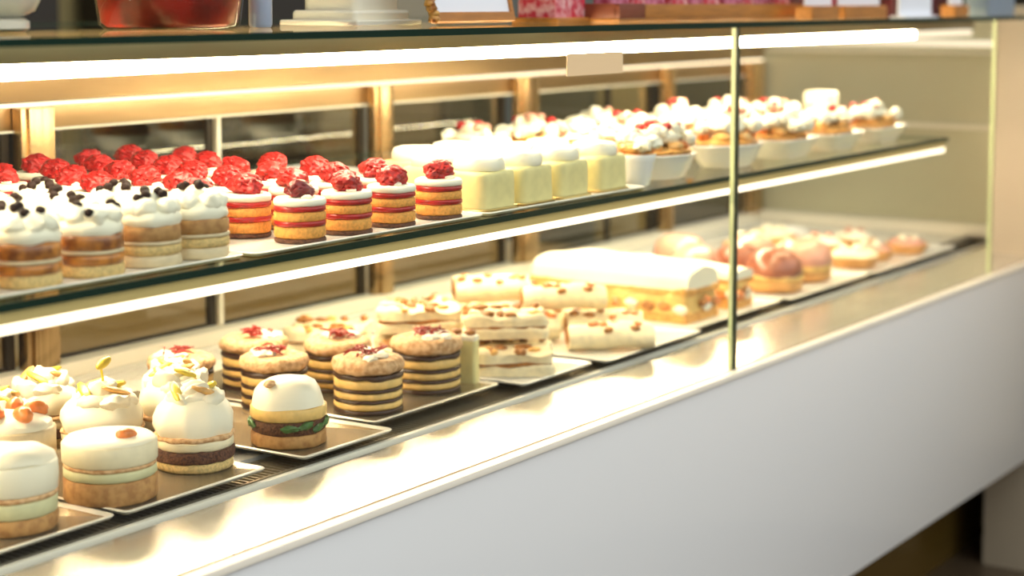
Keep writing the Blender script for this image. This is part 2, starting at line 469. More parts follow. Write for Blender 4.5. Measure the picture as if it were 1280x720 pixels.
tag(MB().box(-.081, .081, -.0008, .0008, -.0165, .0165).build('sticker', LABELM, None, (2.341, YF - .0012, 1.357)),
    'plain beige sticker on the front glass below the top edge', 'sticker')

# ---------------------------------------------------------------- trays
def tray(x0, x1, y0, y1, z, kind, label, group, hgt=.0085, foot=.0085):
    if z < 1: y0 -= .001
    mats = {'dark': [TRAYM, TRAYR, BLACK], 'white': [WTRAY, WTRAY, BLACK]}[kind]  # black foot and underside: shade beneath the tray put into the colour
    cx, cy = (x0 + x1) / 2, (y0 + y1) / 2; a, b = (x1 - x0) / 2, (y1 - y0) / 2
    m = MB()
    rc = .012
    def ring(ins, zz):
        r_ = max(rc - ins, .002); pts = []
        for sx, sy, a0 in ((1, 1, 0), (-1, 1, 90), (-1, -1, 180), (1, -1, 270)):
            for k in range(5):
                t = math.radians(a0 + 22.5 * k)
                pts.append((sx * (a - ins - r_) + r_ * math.cos(t), sy * (b - ins - r_) + r_ * math.sin(t), zz))
        return pts
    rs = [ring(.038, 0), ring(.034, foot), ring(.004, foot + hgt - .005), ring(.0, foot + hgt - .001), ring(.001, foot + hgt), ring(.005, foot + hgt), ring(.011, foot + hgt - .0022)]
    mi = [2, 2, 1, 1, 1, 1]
    vs = []; N = 20
    for q in rs: vs += q
    for i in range(len(rs) - 1):
        m.add([vs[i * N + j] for j in range(N)] + [vs[(i + 1) * N + j] for j in range(N)], [(j, (j + 1) % N, N + (j + 1) % N, N + j) for j in range(N)], mi[i], False)
    m.add(vs[-N:], [tuple(range(N))], 0); m.add(vs[:N], [tuple(range(N))[::-1]], 2)
    return tag(m.build('serving_tray', mats, None, (cx, cy, z)), label, 'tray', group)
TZ = .8125
tb = TZ + .0085 + .0066
TG = 'trays on the lower deck'
tray(1.24, 1.543, 1.592, 2.10, TZ, 'dark', 'steel tray at the left edge of the picture, under the peach-layered cake', TG)
tray(1.553, 1.815, 1.588, 2.10, TZ, 'dark', 'steel tray under the smooth mousse cake and the piped whipped cream cake', TG)
tray(1.880, 2.085, 1.580, 2.10, TZ, 'dark', 'steel tray under the domed cream cake with green leaves', TG)
tray(2.100, 2.436, 1.628, 2.10, TZ, 'dark', 'steel tray under the chocolate striped biscuit cakes', TG)
tray(2.448, 2.668, 1.590, 2.16, TZ, 'white', 'white tray holding the nut-topped strudel slices', TG)
tray(2.69, 3.045, 1.575, 2.16, TZ, 'white', 'white tray under the rolled pastries beside the big cream slab', TG)
tray(3.058, 3.455, 1.600, 2.16, TZ, 'white', 'white tray carrying the large cream-topped slab', TG)
tray(3.475, 3.905, 1.590, 2.16, TZ, 'white', 'white tray under the pink and maroon glazed buns', TG)
tray(3.925, 4.46, 1.585, 2.16, TZ, 'white', 'white tray farthest right under the small round pastries', TG)
SZ = SH + .0005
sb = SZ + .0036
SG = 'trays on the glass shelf'
tray(1.05, 1.648, 1.470, 2.2, SZ, 'white', 'white shelf tray under the coffee cakes with chocolate pearls', SG, .005, .0005)
tray(1.655, 2.150, 1.462, 2.2, SZ, 'white', 'white shelf tray under the red striped raspberry cakes', SG, .005, .0005)
tray(2.157, 2.625, 1.462, 2.2, SZ, 'white', 'white shelf tray under the pale lemon cream cakes', SG, .005, .0005)

# ---------------------------------------------------------------- cakes
def layer(r, z0, z1, m, root, name, wob=.0006, seed=0, bulge=.0, n=44):
    e = min(.0025, (z1 - z0) * .25)
    prof = [(r - e, z0), (r, z0 + e), (r + bulge, (z0 + z1) / 2), (r, z1 - e), (r - e, z1), (r * .5, z1 + .0002), (.0001, z1 + .0002)]
    return MB().lathe(prof, n, wob=wob, fr=60, seed=seed).build(name, m, root)

# raspberry striped cakes
def striped(seed, big=True, dark=False):
    t = empty('raspberry_layer_cake')
    r = .0335
    zs = [0, .006, .0195, .0265, .0395, .0465, .0575]
    layer(r, 0, .006, CRUMB, t, 'crumb_base', .001, seed)
    layer(r - .0004, .0058, .0215, SPONGE, t, 'sponge', .0009, seed + 1)
    layer(r + .0002, .0210, .0280, JAM, t, 'jam_layer', .0007, seed + 2)
    layer(r - .0004, .0268, .0400, SPONGE, t, 'sponge', .0009, seed + 3)
    layer(r + .0002, .0398, .0470, JAM, t, 'jam_layer', .0007, seed + 4)
    layer(r + .0003, .0463, .0565, CREAM, t, 'cream_top', .0010, seed + 5)
    m = MB()
    rr = random.Random(seed)
    rot = Matrix.Rotation(rr.uniform(0, 6), 3, 'Z') @ Matrix.Rotation(rr.uniform(-.25, .25), 3, 'X')
    s_ = 1 if big else .8
    m.blob((0, 0, .0670), (.0245 * s_, .0185 * s_, .0140 * s_), 4, lumps=90, lh=.22, rot=rot, wob=.35, fr=14, seed=seed)
    if big:
        m.blob((rr.uniform(-.010, .010), rr.uniform(-.006, .006), .073), (.0170, .0140, .0095), 4, lumps=60, lh=.22, rot=rot, wob=.3, seed=seed)
    m.build('raspberry', DARKBERRY if dark else BERRY, t)
    MB().blob((rr.uniform(-.016, .016), -.017, .0575), (.008, .007, .004), 2, wob=.3, seed=seed).build('cream_dab', CREAM, t)
    return t
SGp = 'raspberry layer cakes on the glass shelf'
K1 = [Kind(striped(1), 'cake', SGp), Kind(striped(5), 'cake', SGp), Kind(striped(9, False, True), 'cake', SGp), Kind(striped(14), 'cake', SGp)]
rows = [
    (1.503, [1.785, 1.885, 1.982, 2.087], 'front'),
    (1.592, [1.695, 1.785, 1.878, 1.97, 2.055], 'second'),
    (1.683, [1.752, 1.845, 1.937, 2.03], 'third'),
    (1.775, [1.695, 1.785, 1.877, 1.965, 2.05], 'fourth'),
    (1.868, [1.74, 1.83, 1.92, 2.01], 'fifth'),
    (1.960, [1.70, 1.79, 1.88, 1.97, 2.06], 'sixth'),
    (2.050, [1.75, 1.84, 1.94, 2.03], 'rearmost'),
]
ordn = ['leftmost', 'second from left', 'third from left', 'fourth from left', 'fifth from left']
k_ = 0
for ri, (y, xs, nm) in enumerate(rows):
    for i, x in enumerate(xs):
        q = K1[2] if (ri == 0 and i == 0) else K1[(k_ * 7 + ri) % 4 if (k_ * 7 + ri) % 4 != 2 else 0]
        k_ += 1
        q.put(x + R.uniform(-.003, .003), y + R.uniform(-.003, .003), sb,
              ('striped raspberry cake with small dark berry, ' if (ri == 0 and i == 0) else 'striped raspberry cake with bright red berry, ') + ordn[i] + ' in the ' + nm + ' row',
              R.uniform(-.5, .5), 1)

# coffee cakes with cream and chocolate pearls
def coffee(seed, amber):
    t = empty('cream_coffee_cake')
    r = .0385
    a, b = (AMBER, COFFEE) if amber else (COFFEE, LSPONGE)
    layer(r, 0, .014, LSPONGE if amber else TAN, t, 'sponge_base', .001, seed)
    layer(r, .0138, .026, b if not amber else a, t, 'sponge', .001, seed + 1)
    layer(r + .0003, .0258, .030, TAN, t, 'cream_filling', .0008, seed + 2)
    layer(r - .0003, .0298, .048, a, t, 'top_sponge', .001, seed + 3)
    rr = random.Random(seed)
    m = MB().lathe([(r - .002, .0478), (r, .053), (r - .002, .060), (r - .009, .066), (r * .5, .069), (.0001, .070)], 48, wob=.003, fr=55, seed=seed)
    for k in range(7):
        an = 2 * PI * k / 7 + rr.uniform(-.2, .2); q = r * .60
        m.blob((q * math.cos(an), q * math.sin(an), .067), (.0150, .0150, .0135), 3, wob=.25, fr=18, seed=seed + k)
    m.blob((0, 0, .073), (.016, .016, .013), 3, wob=.25, fr=18, seed=seed)
    m.build('whipped_cream', CREAM, t)
    for k in range(6):
        an = rr.uniform(0, 6.28); q = rr.uniform(.008, .034)
        zz = .0880 - q * q * 13
        MB().blob((q * math.cos(an), q * math.sin(an), zz), (.0064, .0060, .0056), 2, wob=.2, seed=k).build('chocolate_pearl', PEARL, t)
    return t
CGp = 'coffee cakes with cream on the glass shelf'
KA, KB = Kind(coffee(3, True), 'cake', CGp), Kind(coffee(8, False), 'cake', CGp)
KA2 = Kind(coffee(21, True), 'cake', CGp)
for (y, xs, nm) in ((1.515, [(1.253, KA), (1.342, KA2), (1.435, KA), (1.527, KB), (1.609, KB)], 'front'),
                    (1.605, [(1.30, KA2), (1.392, KA), (1.484, KA2), (1.572, KB)], 'second'),
                    (1.695, [(1.25, KA), (1.345, KB), (1.438, KA), (1.53, KB)], 'third')):
    for i, (x, K) in enumerate(xs):
        K.put(x, y, sb, ('amber' if K is not KB else 'brown') + ' layered cake with whipped cream and chocolate pearls, ' + ordn[i] + ' in the ' + nm + ' row', R.uniform(0, 6), 1)

# pale lemon cream cakes
def lemon(seed):
    t = empty('lemon_cream_cake')
    MB().rbox(-.047, .047, -.043, .043, 0, .004, .010).build('gold_board', BOARD, t)
    MB().rbox(-.0435, .0435, -.040, .040, .0041, .058, .013, wob=.0016, seed=seed).build('lemon_cream', PISTA, t)
    m = MB().lathe([(.036, .0575), (.0378, .060), (.0375, .070), (.034, .0765), (.022, .0795), (.0001, .0805)], 44, wob=.0025, fr=45, seed=seed, sx=1.05)
    m.build('cream_dome', CREAM, t)
    return t
LGp = 'pale lemon cream cakes on the glass shelf'
KL = [Kind(lemon(2), 'cake', LGp), Kind(lemon(6), 'cake', LGp)]
for (y, xs, nm) in ((1.518, [2.213, 2.318, 2.425, 2.545], 'front'), (1.608, [2.23, 2.335, 2.44, 2.545], 'second'),
                    (1.698, [2.30, 2.405, 2.51], 'third')):
    for i, x in enumerate(xs):
        KL[i % 2].put(x, y, sb, 'pale lemon block cake with white cream dome, ' + ordn[i] + ' in the ' + nm + ' row', R.uniform(-.06, .06), 1)

# white dishes with fruit desserts at the right of the shelf
def dish(name, rx, ry, h, square=False):
    m = MB()
    n = 48
    prof = [(.0001, .0), (.62, .0), (.66, .002), (.80, .35), (.93, .8), (1.0, 1.0), (.97, 1.03), (.93, .98), (.82, .55), (.62, .18), (.0001, .14)]
    vs = []
    for r_, z in prof:
        for k in range(n):
            a = 2 * PI * k / n
            ca, sa = math.cos(a), math.sin(a)
            if square:
                p = .45; ca = math.copysign(abs(ca) ** p, ca); sa = math.copysign(abs(sa) ** p, sa)
            vs.append((rx * r_ * ca, ry * r_ * sa, z * h))
    fs = [(i * n + k, i * n + (k + 1) % n, (i + 1) * n + (k + 1) % n, (i + 1) * n + k) for i in range(len(prof) - 1) for k in range(n)]
    m.add(vs, fs, 0, True)
    return m.build(name, PORC)
def heap(seed, rx, ry, red=.3, peach=True, tall=.05):
    t = empty('fruit_cream_dessert')
    rr = random.Random(seed)
    MB().lathe([(.55 * rx, 0), (.80 * rx, .010), (.93 * rx, .022), (.6 * rx, .028), (.0001, .03)], 40, wob=.004, fr=40, seed=seed, sy=ry / rx).build('pastry_base', FLAKE if peach else BISC, t)
    for k in range(7):
        an = 2 * PI * k / 7 + rr.uniform(-.2, .2)
        q = .66
        MB().blob((q * rx * math.cos(an), q * ry * math.sin(an), .031), (.017, .011, .008), 3, wob=.2, seed=seed + k, rot=Matrix.Rotation(an + 1.4, 3, 'Z')).build('fruit_slice', PEACH if (k % 3 or not peach) else ORANGE, t)
    m = MB()
    for k in range(17):
        an = rr.uniform(0, 6.28); q = rr.uniform(0, .85)
        m.blob((q * rx * math.cos(an), q * ry * math.sin(an), .035 + tall * (1 - q * q) * rr.uniform(.5, 1)), (rr.uniform(.012, .02), rr.uniform(.011, .018), rr.uniform(.010, .015)), 3, wob=.35, fr=18, seed=seed + k)
    m.blob((0, 0, .035 + tall * .3), (rx * .6, ry * .6, tall * .5), 3, wob=.2, seed=seed)
    m.build('whipped_cream', CREAM, t)
    for k in range(int(6 * red)):
        an = rr.uniform(0, 6.28); q = rr.uniform(.1, .6)
        MB().blob((q * rx * math.cos(an), q * ry * math.sin(an), .041 + tall * (1 - q * q)), (.010, .009, .008), 3, lumps=20, lh=.2).build('strawberry', BERRY if k % 2 else PINK, t)
    return t
DG, HG = 'white dishes on the glass shelf', 'fruit desserts with cream on the glass shelf'
def ondish(dx, dy, rx, ry, h, seed, dl, hl, square=False, red=1., peach=True, tall=.04, rz=0):
    d = dish('serving_dish' if rx > .04 else 'ramekin', rx, ry, h, square)
    d.location = (dx, dy, SZ); d.rotation_euler[2] = rz
    tag(d, dl, 'dish', DG)
    t = heap(seed, rx * .96, ry * .96, red, peach, tall * .8)
    t.location = (dx, dy, SZ + h * .62); t.rotation_euler[2] = rz
    tag(t, hl, 'dessert', HG)
ondish(2.668, 1.512, .037, .037, .052, 31, 'small deep white ramekin right of the pale lemon cakes', 'cream dessert filling the small deep ramekin', tall=.02, red=.6)
ondish(2.815, 1.545, .088, .058, .042, 32, 'oval white dish just left of the glass joint', 'peach and cream dessert in the oval dish left of the glass joint', tall=.04, red=1.1)
ondish(3.085, 1.550, .10, .062, .042, 33, 'oval white dish just right of the glass joint', 'tall white cream dessert over orange fruit right of the glass joint', tall=.055, red=.5)
ondish(3.315, 1.550, .088, .062, .038, 34, 'rectangular white dish in the middle of the right pane', 'cream dessert with pink fruit in the rectangular dish', True, tall=.05, red=1.)
ondish(3.545, 1.550, .095, .062, .036, 35, 'rectangular white dish second from the right end of the shelf', 'white meringue dessert in the second dish from the right', True, tall=.035, red=.5)
ondish(3.80, 1.555, .10, .062, .034, 36, 'rectangular white dish at the right end of the shelf', 'orange-edged cream dessert at the right end of the shelf', True, tall=.03, red=.8)
ondish(2.80, 1.705, .085, .07, .035, 41, 'white dish behind the ramekin, second row', 'pale cream dessert behind the ramekin, second row', tall=.035, red=.6)
ondish(3.00, 1.715, .085, .07, .035, 42, 'white dish in the second row behind the glass joint', 'strawberry cream dessert in the second row behind the glass joint', tall=.045, red=1.2)
ondish(3.21, 1.720, .085, .07, .035, 43, 'white dish in the second row behind the tall white dessert', 'creamy dessert in the second row behind the tall white one', tall=.06, red=.8)
ondish(3.43, 1.720, .085, .07, .035, 44, 'white dish in the second row behind the rectangular dishes', 'peach cream dessert in the second row behind the rectangular dishes', tall=.055, red=.5)
ondish(3.66, 1.725, .085, .07, .035, 45, 'white dish in the second row near the right end', 'low cream dessert in the second row near the right end', tall=.04, red=.5)
ondish(2.75, 1.90, .07, .07, .03, 46, 'white dish in the third row at the left', 'pink topped dessert in the third row at the left', tall=.03, red=1.3)
ondish(2.95, 1.90, .08, .07, .03, 47, 'white dish in the third row, second from left', 'pink topped dessert in the third row, second from left', tall=.035, red=1.4)
ondish(3.20, 1.90, .08, .07, .03, 48, 'white dish in the third row, third from left', 'beige topped dessert in the third row, third from left', tall=.04, red=.3, peach=False)
# square pastry standing tall on the dessert at the right end
t = empty('square_pastry', (3.86, 1.70, SZ), .1, 'tall square cream pastry standing behind the rightmost shelf dish', 'pastry')
MB().rbox(-.032, .032, -.03, .03, 0, .075, .008, wob=.002, seed=3).build('pastry', DOUGH, t)
MB().rbox(-.034, .034, -.032, .032, .0752, .105, .010, wob=.002, seed=4).build('cream', CREAM, t)

# ---- lower deck ------------------------------------------------------------
LG = 'round cream cakes on the lower deck'
# leftmost: layered cake with orange top
def layered_orange(seed, fruit):
    t = empty('layered_mousse_cake')
    r = .053
    layer(r, 0, .020, COFFEE, t, 'sponge_base', .001, seed, n=56)
    layer(r + .0004, .0198, .040, MINT, t, 'mint_cream', .001, seed + 1, n=56)
    layer(r, .0398, .046, BISC, t, 'biscuit', .0012, seed + 2, n=56)
    layer(r + .001, .0458, .082, TAN if fruit else CREAM, t, 'mousse', .0012, seed + 3, n=56)
    m = MB().lathe([(r - .002, .0818), (r - .004, .088), (r * .6, .097), (r * .3, .100), (.0001, .1005)], 50, wob=.004, fr=30, seed=seed)
    m.build('cream_dome', CREAM, t)
    if fruit:
        rr = random.Random(seed)
        for k in range(5):
            an = 2 * PI * k / 5 + .3
            MB().blob((.030 * math.cos(an), .030 * math.sin(an), .101), (.016, .011, .011), 3, wob=.15, seed=k, rot=Matrix.Rotation(an, 3, 'Z')).build('orange_fruit', ORANGE, t)
    return t
Kind(layered_orange(3, False), 'cake', LG).put(1.441, 1.672, tb, 'tall beige and green layered cake at the left edge, front row of the lower deck', 0)
KO = Kind(layered_orange(9, True), 'cake', LG)
KO.put(1.553, 1.798, tb, 'layered cake topped with orange fruit behind the leftmost cake', .4, 1.02)
# smooth mousse cake
t = empty('mousse_cake', (1.600, 1.662, tb), -.3, 'smooth pale mousse cake with one orange piece on its flat white top', 'cake', LG)
r = .0585
layer(r, 0, .030, COFFEE, t, 'sponge_base', .0012, 3, n=60)
layer(r, .0298, .043, MINT, t, 'pale_cream', .0008, 4, n=60)
layer(r - .0008, .0428, .048, BISC, t, 'biscuit', .0008, 5, n=60)
layer(r + .001, .0478, .0745, VAN, t, 'vanilla_mousse', .0006, 6, n=60)
MB().lathe([(r - .001, .0745), (r - .004, .078), (r * .5, .0795), (.0001, .0798)], 50, wob=.0008).build('cream_top', CREAM, t)
MB().blob((.012, -.022, .083), (.014, .010, .007), 3, wob=.2, seed=2).build('orange_piece', ORANGE, t)

def petals(m, n, r0, r1, z0, z1, seed, th=.004, wd=.016):
    """upright curled cream petals"""
    rr = random.Random(seed)
    for k in range(n):
        an = 2 * PI * k / n + rr.uniform(-.2, .2); q = rr.uniform(r0, r1)
        rot = Matrix.Rotation(an, 3, 'Z') @ Matrix.Rotation(rr.uniform(.1, .7), 3, 'Y')
        m.blob((q * math.cos(an), q * math.sin(an), rr.uniform(z0, z1)), (th, wd * rr.uniform(.7, 1.1), .020 * rr.uniform(.7, 1.1)), 3, wob=.3, seed=seed + k, rot=rot)
# whipped dome cake with yellow peel
def whipped(seed, leaf=False, slices=True):
    t = empty('whipped_cream_cake')
    r = .0525
    layer(r - .001, 0, .013, LSPONGE, t, 'sponge_base', .001, seed, n=56)
    layer(r + .001, .0128, .029, CRUMB, t, 'crumb_layer', .0028, seed + 1, n=64)
    layer(r, .0288, .042, VAN, t, 'cream_filling', .0015, seed + 2, n=56)
    layer(r + .001, .0418, .048, BISC, t, 'biscuit', .0022, seed + 3, n=56)
    m = MB().lathe([(r - .003, .0478), (r + .001, .056), (r, .068), (r - .006, .080), (r - .016, .091), (r * .4, .098), (.0001, .100)], 56, wob=.006, fr=26, seed=seed, ruf=(9, .02))
    petals(m, 9, .018, .036, .078, .092, seed, th=.012, wd=.024)
    petals(m, 5, .004, .016, .090, .100, seed + 30, th=.010, wd=.020)
    m.build('whipped_cream', CREAM, t)
    rr = random.Random(seed)
    if slices:
        for k in range(4):
            an = k * 1.5 + seed; q = .026
            MB().blob((q * math.cos(an), q * math.sin(an), .105), (.022, .007, .0045), 3, wob=.2, seed=k, rot=Matrix.Rotation(an + 1.3, 3, 'Z') @ Matrix.Rotation(.4, 3, 'Y')).build('fruit_peel', YELLOW if k % 2 else PEACH, t)
    if leaf:
        MB().tube([(0, 0, .095), (.002, 0, .12), (.001, .002, .137)], .0016).build('stem', YELLOW, t)
        MB().blob((.004, 0, .143), (.014, .006, .007), 3, rot=Matrix.Rotation(-.5, 3, 'Y')).build('petal', YELLOW, t)
    return t
W1 = Kind(whipped(4), 'cake', LG); W2 = Kind(whipped(11, True), 'cake', LG); W3 = Kind(whipped(17), 'cake', LG)
W1.put(1.772, 1.690, tb, 'whipped cream cake on dark crumb, in front between mousse cake and leafy dome', .6, 1)
W2.put(1.742, 1.832, tb, 'whipped cream cake crowned by an upright yellow petal', 0, (1.06, 1.06, .90))
W3.put(1.850, 1.800, tb, 'fluffy whipped cream cake with yellow fruit behind the front crumb cake', 2, .98)
W3.put(1.755, 1.962, tb, 'whipped cream cake farthest back, behind the yellow petal cake', 4, .92)
W1.put(1.632, 1.915, tb, 'whipped cream cake at the far left back, behind the orange fruit cake', 5, .9)
W3.put(1.945, 1.895, tb, 'low whipped cream cake behind the leafy dome, left of the biscuit cakes', 1, .85)
# leafy dome
t = empty('cream_dome_cake', (1.945, 1.662, tb), .5, 'yellow sponge cake with smooth cream dome and green leaves around its middle', 'cake', LG)
r = .0535
layer(r, 0, .019, COFFEE, t, 'sponge_base', .001, 41, n=56)
layer(r - .001, .0188, .038, CRUMB, t, 'berry_crumb', .0026, 42, n=64)
layer(r + .0006, .0378, .056, CUST, t, 'custard_layer', .0008, 43, n=56)
MB().lathe([(r - .001, .0558), (r - .003, .064), (r - .007, .076), (r - .014, .085), (r - .024, .0905), (.0001, .092)], 56, wob=.0035, fr=22, seed=5, ruf=(5, .015)).build('cream_dome', VAN if 0 else CREAM, t)
for k in range(13):
    an = -2.9 + k * .42
    c = ((r + .001) * math.cos(an), (r + .001) * math.sin(an), .030 + .003 * math.sin(k * 2.3))
    MB().blob(c, (.0030, .0115, .0050), 3, wob=.5, seed=k, rot=Matrix.Rotation(an, 3, 'Z') @ Matrix.Rotation(.3 * math.sin(k), 3, 'X')).build('leaf', LEAF, t)
MB().blob((-.03, .02, .089), (.012, .008, .005), 3, wob=.3).build('biscuit_piece', BISC, t)

# chocolate striped cakes
def choco(seed, leaf=False):
    t = empty('chocolate_layer_cake')
    r = .053
    z = 0
    layer(r, 0, .007, CHOC, t, 'chocolate_layer', .0012, seed, n=56)
    layer(r - .0005, .0068, .0175, CUST, t, 'custard_layer', .0006, seed + 1, n=56)
    layer(r + .0004, .0173, .0225, CHOC, t, 'chocolate_layer', .0012, seed + 2, n=56)
    layer(r - .0005, .0223, .0335, CUST, t, 'custard_layer', .0006, seed + 3, n=56)
    layer(r + .0004, .0333, .0385, CHOC, t, 'chocolate_layer', .0012, seed + 4, n=56)
    layer(r - .0005, .0383, .0530, CUST, t, 'custard_layer', .0006, seed + 5, n=56)
    layer(r + .0010, .0528, .0600, CHOC, t, 'chocolate_layer', .0024, seed + 6, n=56)
    m = MB().lathe([(r - .004, .0598), (r + .002, .065), (r + .0035, .072), (r, .080), (r - .010, .084), (r - .020, .082), (.0001, .081)], 60, wob=.0028, fr=45, seed=seed, ruf=(8, .012))
    m.build('nut_biscuit', BISC, t)
    rr = random.Random(seed)
    c = MB()
    for k in range(6): c.blob((rr.uniform(-.03, .03), rr.uniform(-.03, .03), .084), (.013, .011, .006), 3, wob=.3, seed=k + seed)
    c.build('cream', CREAM, t)
    s = MB()
    for k in range(26):
        an = rr.uniform(0, 6.28); q = rr.uniform(0, .030); a2 = rr.uniform(0, 6.28)
        p = Vector((q * math.cos(an), q * math.sin(an), .087 + rr.uniform(0, .008)))
        d = Vector((math.cos(a2), math.sin(a2), rr.uniform(-.3, .5))) * rr.uniform(.006, .012)
        s.tube([p - d, p + Vector((0, 0, .002)), p + d], [.0009, .0020, .0009], 5)
    o = s.build('red_shreds', SHRED, t); o['kind'] = 'stuff'
    if leaf:
        for k in range(4):
            MB().blob((-.050 + .004 * k, .010 - .006 * k, .068 + .003 * (k % 2)), (.006, .003, .005), 2, wob=.4, seed=k).build('leaf', LEAF, t)
    return t
BG = 'chocolate and custard layer cakes with biscuit rings'
C1 = Kind(choco(2, True), 'cake', BG); C2 = Kind(choco(7), 'cake', BG)
C1.put(2.172, 1.706, tb, 'chocolate striped custard cake, nearest of those with biscuit rings, a green sprig at its side', 0, 1)
C2.put(2.340, 1.718, tb, 'chocolate striped custard cake on the right end of its steel tray', .8, 1.04)
C2.put(2.268, 1.842, tb, 'chocolate striped cake behind and between the two front ones', 2.5, .98)
C2.put(2.115, 1.845, tb, 'chocolate striped cake right behind the leafy dome', 4, .96)
C2.put(2.035, 1.965, tb, 'chocolate striped cake farthest left of the biscuit ring cakes', 5, .94)
C2.put(2.205, 1.965, tb, 'chocolate striped cake farthest back of the biscuit ring cakes', 1.6, .98)
# pale custard slice beside them
t = empty('custard_slice', (2.418, 1.690, tb), .2, 'narrow pale yellow custard slice right of the chocolate striped cakes', 'cake')
MB().rbox(-.011, .011, -.025, .025, 0, .070, .005, wob=.0012, seed=2).build('custard', PISTA, t)
MB().rbox(-.011, .011, -.025, .025, .0702, .078, .004, wob=.0012, seed=5).build('cream', CREAM, t)
for k in range(2): MB().blob((.0, -.012 + .024 * k, .083), (.008, .010, .005), 3, wob=.2, seed=k).build('nut', NUT, t)

# nut-topped strudel slices: flattened wavy pastries
def strudel(seed, L=.11, W=.065, H=.034, nuts=5):
    t = empty('strudel_slice')
    MB().rbox(-L / 2, L / 2, -W / 2, W / 2, 0, H * .48, .014, wob=.007, seed=seed).build('bottom_pastry', DOUGH, t)
    MB().rbox(-L / 2 + .004, L / 2 - .004, -W / 2 + .003, W / 2 - .003, H * .44, H * .58, .012, wob=.004, seed=seed + 2).build('filling', NUT, t)
    MB().rbox(-L / 2, L / 2, -W / 2, W / 2, H * .55, H, .017, wob=.010, seed=seed + 5).build('top_pastry', DOUGH, t)
    rr = random.Random(seed)
    for k in range(nuts):
        MB().blob((rr.uniform(-.42, .42) * L, rr.uniform(-.42, .42) * W, H + .001), (rr.uniform(.008, .013), .0068, .0055), 3, wob=.3, seed=k + seed, rot=Matrix.Rotation(rr.uniform(0, 3), 3, 'Z')).build('nut', NUT if k % 3 else PEACH, t)
    return t
PG = 'nut-topped strudel slices on the white trays'
P1, P2, P3 = Kind(strudel(3, .150, .058, .040, 9), 'pastry', PG), Kind(strudel(12, .140, .058, .042, 9), 'pastry', PG), Kind(strudel(20, .145, .055, .038, 8), 'pastry', PG)
P1.put(2.512, 1.672, tb, 'strudel slice nearest the vent grille, lying flat at the tray front', -.98, 1)
P2.put(2.572, 1.710, tb, 'strudel slice right behind the one nearest the grille', -.95, 1)
P3.put(2.630, 1.748, tb, 'strudel slice at the right edge of the first white tray, front half', -.98, .9)
P2.put(2.474, 1.842, tb, 'strudel slice next to the chocolate cakes, left in the second group', -.98, .9)
P1.put(2.530, 1.880, tb, 'strudel slice in the middle of the second group on the first white tray', -.98, 1)
P3.put(2.590, 1.918, tb, 'strudel slice at the right of the second group on the first white tray', -1.0, 1)
P1.put(2.500, 2.060, tb, 'strudel slice farthest back at the left of the first white tray', -.98, 1)
P2.put(2.565, 2.095, tb, 'strudel slice farthest back at the right of the first white tray', -1.0, 1)
P3.put(2.550, 1.705, tb + .0535, 'strudel slice stacked on top, nearest of the upper ones', -.9, 1)
P2.put(2.612, 1.745, tb + .0535, 'strudel slice stacked on top, second of the upper ones', -1.05, .9)
P1.put(2.515, 1.862, tb + .0535, 'strudel slice stacked on top, third of the upper ones', -.9, 1)
P3.put(2.575, 1.905, tb + .0535, 'strudel slice stacked on top, farthest of the upper ones', -1.0, 1)
# rolled pastries on the second white tray
def roll(seed, L=.15, r=.024):
    t = empty('rolled_pastry')
    vs = MB()
    n, k = 26, 12
    pts = []
    for i in range(k + 1):
        x = -L / 2 + L * i / k
        pts.append(x)
    prof = []
    m = MB()
    V = []
    for i, x in enumerate(pts):
        e = 1 if 0 < i < k else .93
        for j in range(n):
            a = 2 * PI * j / n
            p = Vector((x, r * e * 1.25 * math.cos(a), r * .92 + r * e * .92 * math.sin(a)))
            q = noise.noise_vector(p * 40 + Vector((seed, seed * 2, 0)))
            q2 = noise.noise_vector(p * 16 + Vector((0, seed, 3)))
            V.append(Vector((p.x, p.y, p.z)) + q * .003 + Vector((q2.x, q2.y, max(q2.z, -.1))) * .007)
    m.add(V, [(i * n + j, i * n + (j + 1) % n, (i + 1) * n + (j + 1) % n, (i + 1) * n + j) for i in range(k) for j in range(n)], 0, True)
    m.add(V[:n], [tuple(range(n))[::-1]]); m.add(V[-n:], [tuple(range(n))])
    m.build('pastry_roll', DOUGH, t)
    for sgn in (-1, 1):
        s = MB(); P = []
        for q in range(34):
            a = q * .42; rr_ = r * (.12 + .80 * q / 34)
            P.append((sgn * (L / 2 + .0012), rr_ * 1.18 * math.cos(a), r * .92 + rr_ * .88 * math.sin(a)))
        s.tube(P, .0016, 5)
        s.build('filling_spiral', NUT, t)
    rr = random.Random(seed)
    for q in range(9):
        yy = rr.uniform(-.9, .9)
        MB().blob((rr.uniform(-.42, .42) * L, yy * r, r * (1.0 + .88 * math.sqrt(1 - yy * yy * .8))), (.011, .008, .006), 3, wob=.3, seed=q + seed, rot=Matrix.Rotation(rr.uniform(0, 3), 3, 'Z')).build('nut', NUT if q % 2 else ORANGE, t)
    return t
RG = 'rolled nut pastries on the second white tray'
R1, R2 = Kind(roll(2), 'pastry', RG), Kind(roll(8, .14, .026), 'pastry', RG)
